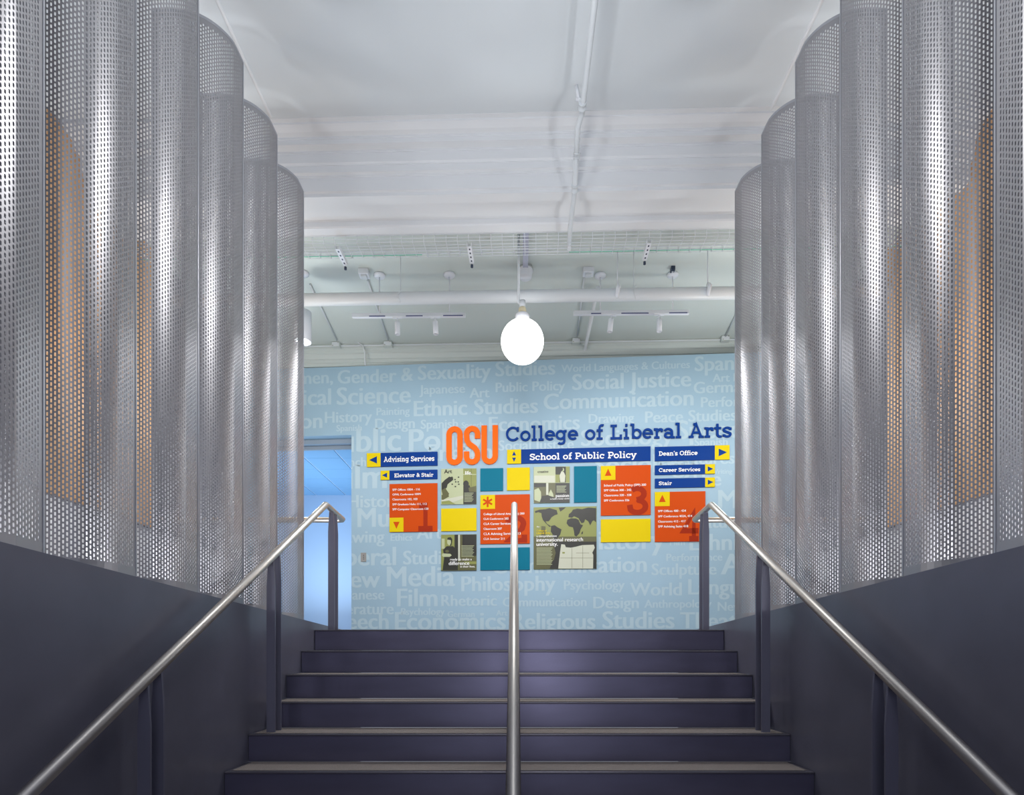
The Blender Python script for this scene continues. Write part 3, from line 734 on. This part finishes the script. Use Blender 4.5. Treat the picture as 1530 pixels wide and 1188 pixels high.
# outlet
t, w_, h_, loc = sign_thing('outlet', 'grey metal outlet plate low on the blue mural wall', 'outlet', (539.2,826,547.4,839.5))
m = MB(); m.bbox(-w_/2, w_/2, -.006, 0, 0, h_, .002); m.build('cover_plate', M_outlet, t)
for zz in (.30, .5, .70):
    m = MB(); m.bbox(-.004, .007, -.0075, -.005, h_*zz-.005, h_*zz+.005, .0015, seg=1); m.build('socket', M_black, t)

# ------------------------------------------------------------------ globe pendant
gy = 5.75; gc = P(780.5, 510.5, gy); gr = .200
t = thing('globe_pendant', 'glowing white globe pendant lamp hanging in front of the mural', 'lamp', gc)
m = MB(); m.lathe([(gr*sin(pi*i/24), -gr*cos(pi*i/24)) for i in range(0, 25)], (0,0,0), 40); m.build('globe', M_globe, t)
m = MB(); m.lathe([(.0,.255),(.055,.255),(.066,.245),(.068,.185),(.0,.185)], n=28); m.build('collar', M_white, t)
m = MB(); m.lathe([(0,.315),(.03,.315),(.036,.30),(.036,.262),(.02,.25),(0,.25)], n=20); m.build('socket', M_socket, t)
m = MB(); m.lathe([(0,.38),(.03,.38),(.03,.318),(0,.318)], n=16); m.tube([(-.035,0,.36),(-.035,0,ZFAR-gc.z)], .012, 10); m.tube([(-.035,0,.36),(0,0,.35)], .012, 8); m.build('stem', M_pipe, t)

# ------------------------------------------------------------------ ceiling services
# horizontal sprinkler main running across
pz = 3.47+ZC
t = thing('sprinkler_main', 'thick white pipe running across under the far ceiling', 'pipe', (0, 6.0, pz), ROT)
m = MB(); m.tube([(-4.2,0,0),(4.2,0,0)], .057, 20); m.build('pipe', M_pipe, t)
for px in (922, 1055, 1085-0):
    if px == 1085: continue
    x = (px-VX)*6/F
    m = MB(); m.tube([(x-.016,-.062,-.06),(x-.010,-.074,-.02),(x,-.074,.03),(x,-.03,.066)], [.013,.017,.022,.02], 12); m.tube([(x,0,.055),(x,0,ZFAR-pz)], .006, 8); m.build('hanger', M_white, t)
for px in (597.6, 946):
    x = (px-VX)*6/F
    m = MB(); m.tube([(x,.0,.05),(x,.0,ZFAR-pz)], .0035, 6); m.tube([(x+.012*cos(a/8*2*pi), -.062+.01*sin(a), .055-.13*a/8) for a in range(9)], .0035, 6); m.build('wire_hanger', M_pipe, t)
# ceiling conduit over the stair
xcr = .116
t = thing('ceiling_conduit', 'white conduit with couplings running along the coffered ceiling above the stair', 'conduit', (xcr*3.95, 2.0, 3.95+ZC))
def rel(p): return (p[0]-t.location[0], p[1]-t.location[1], p[2]-t.location[2])
def CP(px, py, zr): return PZ(px, py, zr)
m = MB(); m.tube([rel((.116*3.87, -.6, 3.87+ZC)), rel((.116*3.87, 4.42, 3.87+ZC)), rel(CP(863.5,190,3.82)), rel(CP(861,235,3.72))], .0195, 12, caps=True)
m.tube([rel(CP(861,235,3.72)), rel(CP(858.5,286,3.62)), rel(CP(852,340,3.55)), rel(CP(850.5,364,3.53))], .0195, 12); m.build('pipe', M_pipe, t)
for p0, p1, rr_ in ((CP(870.5,152,3.87), CP(869.5,163,3.865), .030), (CP(862,228,3.74), CP(861.3,236,3.72), .028), (CP(859,276,3.64), CP(858.5,287,3.62), .028), (CP(851,362,3.53), CP(850.4,373,3.52), .018)):
    m = MB(); a, b = Vector(rel(p0)), Vector(rel(p1)); dd = (b-a)*.22
    m.tube([a, a+dd, a+dd, b-dd, b-dd, b], [rr_, rr_, rr_*.8, rr_*.8, rr_, rr_], 14); m.build('coupling', M_pipe, t)
m = MB(); q = Vector(rel(CP(864.5,149,3.97))); m.tube([q, q+Vector((-.015,0,.1))], .012, 8); m.tube([q+Vector((-.02,0,0)), q+Vector((.04,0,0))], .012, 8); m.build('clamp', M_white, t)
# wire basket tray behind the beam
t = thing('cable_tray', 'white wire basket cable tray slung across behind the beam', 'cable tray', (0, 5.57, 3.66+ZC), ROT)
m = MB()
for yy, zz in ((-.11,.0),(-.11,.03),(-.06,0),(-.02,0),(.02,0),(.06,0),(.10,0),(.10,.03),(.10,.06),(-.11,.06)): m.tube([(-3.6,yy,zz),(3.6,yy,zz)], .0024, 5, caps=False)
for i in range(72):
    x = -3.55+i*.1; m.tube([(x,-.11,.06),(x,-.11,-.003),(x,.10,-.003),(x,.10,.06)], .0024, 5, caps=False)
m.build('wire_mesh', M_white, t)
m = MB(); m.tube([(-3.6,.085,.012),(-.9,.085,.012)], .006, 6); m.tube([(.45,.085,.012),(3.6,.085,.012)], .006, 6); m.build('cable', M_green, t)
for px, ya in ((508.5,372), (703,368), (965,362)):
    x = (px-VX)*5.6/F; m = MB()
    for sx_ in (-.020, .016): m.box(x+sx_, x+sx_+.004, -.10, .14, -.045, -.008)
    m.box(x-.02, x+.02, -.10, .14, -.047, -.044)
    o = m.build('strut_bracket', M_white, t)
    m = MB()
    for k_ in range(4): m.box(x-.006, x+.006, -.075+k_*.055, -.055+k_*.055, -.0485, -.0468)
    m.lathe([(0,-.055),(.012,-.055),(.012,-.03),(0,-.03)], (x, .135, -.03), 8); m.build('bolt', M_bolt, o)
# box on the ceiling above the globe, with a strut running to it
p = CP(785, 414, 3.80)
t = thing('ceiling_canister', 'white round canister on the far ceiling just above the globe', 'fixture', (p.x, p.y, ZFAR))
m = MB(); m.lathe([(0,0),(.075,0),(.075,-.05),(.066,-.052),(.066,-.10),(.055,-.115),(0,-.115)], n=24); m.build('body', M_white, t)
m = MB(); m.lathe([(.0752,-.012),(.079,-.012),(.079,-.03),(.0752,-.03)], n=24); m.build('band', mat('band_grey', (170,176,176), .4), t)
o = MB(); x = p.x
o.bbox(-.026, .026, -.72, -.04, -.05, -.002, .002); ob = o.build('strut', mat('strut_grey', (176,180,198), .45), t)
# track lights
def head(par, x, name='spot_head', tilt=0.0):
    g = bpy.data.objects.new(name, None)
    m = MB(); m.lathe([(0,-.062),(.020,-.062),(.0275,-.066),(.0275,-.195),(.024,-.198),(.022,-.185),(0,-.185)], n=20)
    o = m.build(name, M_white, par); bpy.data.objects.remove(g)
    o.location = (x, 0, 0); o.rotation_euler = (0, tilt, 0)
    m = MB(); m.tube([(0,0,-.022),(0,0,-.066)], .007, 10); m.bbox(-.05,.05,-.014,.014,-.028,-.018,.002,seg=1); m.build('swivel', M_white, o)
def track(label, px0, px1, py, stems, heads, slots):
    D = 6.35; a = P(px0, py, D); b = P(px1, py, D); cx = (a.x+b.x)/2; L = b.x-a.x
    t = thing('track_light', label, 'lamp', (cx, D, a.z), radians(-.8), 'track lights under the far ceiling')
    m = MB(); m.bbox(-L/2, L/2, -.018, .018, -.02, .02, .003); m.build('track', M_white, t)
    for s0, s1 in slots:
        m = MB(); m.box((s0-VX)*D/F-cx, (s1-VX)*D/F-cx, -.0195, -.0175, -.019, -.008); m.build('slot', M_slot, t)
    for sx_ in stems:
        x = (sx_-VX)*D/F-cx; m = MB(); m.tube([(x,0,.02),(x,0,ZFAR-a.z-.01)], .0065, 8); m.lathe([(0,0),(.055,0),(.062,-.012),(.05,-.026),(.02,-.03),(0,-.03)], (x,0,ZFAR-a.z), 20); m.build('stem', M_white, t)
    for hx, tl in heads: head(t, (hx-VX)*D/F-cx, tilt=tl)
track('white track light with two spot heads, left of the globe', 526, 695.5, 471.5, (567, 671.5), ((593.5, -.02), (650, -.05)), ((552,576),(607,632),(662.5,692)))
track('white track light with two spot heads, right of the globe', 857, 1029, 467.5, (897, 1005), ((914, .10), (985, 0)), ((883,898),(928,968.5),(999,1026)))
# canister downlight at the screen edge
p = P(452.5, 487, 6.32)
t = thing('cylinder_downlight', 'white cylinder downlight hanging half hidden behind the left screens', 'lamp', (p.x, p.y, p.z))
m = MB(); m.lathe([(0,.155),(.06,.155),(.085,.14),(.085,-.165),(.078,-.165),(.078,-.15),(0,-.15)], n=28); m.build('housing', M_white, t)
m = MB(); m.lathe([(0,-.152),(.077,-.152)], n=28); m.build('lens', M_lens, t)
m = MB(); m.tube([(0,0,.15),(0,0,ZFAR-p.z)], .008, 8); m.lathe([(0,0),(.06,0),(.06,-.02),(0,-.03)], (0,0,ZFAR-p.z), 20); m.build('stem', M_white, t)
# surface conduits on the far ceiling and their boxes
zc_ = 3.885
def conduit(label, pts, r=.0095, name='surface_conduit'):
    p0 = Vector(pts[0]); m = MB(); m.tube([Vector(p)-p0 for p in pts], r, 10)
    o = m.build(name, M_pipe); o.location = p0; tag(o, label, 'conduit'); return o
def box_thing(label, p, s=(.10,.07,.06), nm='junction_box'):
    t = thing(nm, label, 'box', p, radians(-1.8), 'junction boxes along the cornice')
    m = MB(); m.bbox(-s[0]/2, s[0]/2, -s[1], 0, -s[2]/2, s[2]/2, .004); m.build('housing', M_cornice, t)
    m = MB(); m.bbox(-s[0]/2+.006, s[0]/2-.006, -s[1]-.004, -s[1]+.001, -s[2]/2+.006, s[2]/2-.006, .002, seg=1); o = m.build('cover', M_pipe, t)
    m = MB()
    for a in (-1, 1): m.lathe([(0,-s[1]-.007),(.006,-s[1]-.006),(.006,-s[1]-.003),(0,-s[1]-.003)], (a*s[0]*.34, 0, a*s[2]*.3), 8, axis='y')
    m.build('screw', M_outlet, o)
def cor(px): # front of the cornice top, as depth at pixel column
    x0 = (px-VX)/F; return 7.715/(1+x0*.0317)
for px, lb in ((504, 'white junction box on the cornice, the leftmost'), (581, 'white junction box on the cornice, second from left'), (860.5, 'white junction box on the cornice right of the globe'), (1082, 'white junction box on the cornice beside the right screens')):
    D = cor(px)-.001; p = P(px, 515-(px-504)*.0165, D); box_thing(lb, (p.x, p.y, ZFAR-.034))
def along(px0, py0, px1, py1): return [PZ(px0, py0, zc_), PZ(px1, py1, zc_)]
conduit('thin white conduit on the far ceiling, farthest left', along(463,425,503,508))
conduit('thin white conduit on the far ceiling running down to the second junction box', along(549,419,580,508))
conduit('thin white conduit on the far ceiling right of the globe', along(873,413,862.5,502))
conduit('thin white conduit on the far ceiling beside the right screens', along(1125,420,1084,502))
pp = [PZ(893,430,3.84), PZ(873.6,524,3.80)]; conduit('thicker white pipe on the far ceiling right of the globe', [pp[0], pp[1], P(873,532,pp[1].y+.02)], .021, 'sprinkler_branch')
hp = []
for px in range(440, 1121, 20):
    D = cor(px)-.012; hp.append(Vector(((px-VX)*D/F, D, 3.872+ZC)))
conduit('long thin white conduit running along the top of the cornice', hp, .0085)
D = cor(530)-.03
conduit('thin white conduit looping down over the cornice left of the globe', [P(512,512,D), P(525,510.5,D), P(536,512,D), P(542.5,518,D), P(545,527,D), P(545.4,546,D+.02)], .009)
p = PZ(544, 409, 3.87); t = thing('junction_box', 'square white junction box on the far ceiling, left of the track canopies', 'box', (p.x, p.y, ZFAR), 0, 'boxes on the far ceiling')
m = MB(); m.bbox(-.05,.05,-.05,.05,-.055,0,.004); m.build('housing', M_white, t); m = MB(); m.bbox(-.03,.03,-.03,.03,-.075,-.052,.006); m.build('cover', M_pipe, t)
p = PZ(879, 407, 3.87); t = thing('junction_box', 'square white junction box on the far ceiling, right of the globe', 'box', (p.x, p.y, ZFAR), 0, 'boxes on the far ceiling')
m = MB(); m.bbox(-.055,.055,-.05,.05,-.05,0,.004); m.build('housing', M_white, t); m = MB(); m.bbox(-.03,.03,-.03,.03,-.07,-.048,.006); m.build('cover', M_pipe, t)
p = PZ(1005, 404, 3.87); t = thing('beam_clamp', 'small dark metal clamp on the far ceiling above the right track light', 'clamp', (p.x, p.y, ZFAR))
m = MB(); m.bbox(-.02,.02,-.03,.03,-.04,0,.003); m.build('bracket', M_bolt, t); m = MB(); m.tube([(0,0,-.04),(0,0,-.06)], .010, 8); m.build('nut', M_white, t)
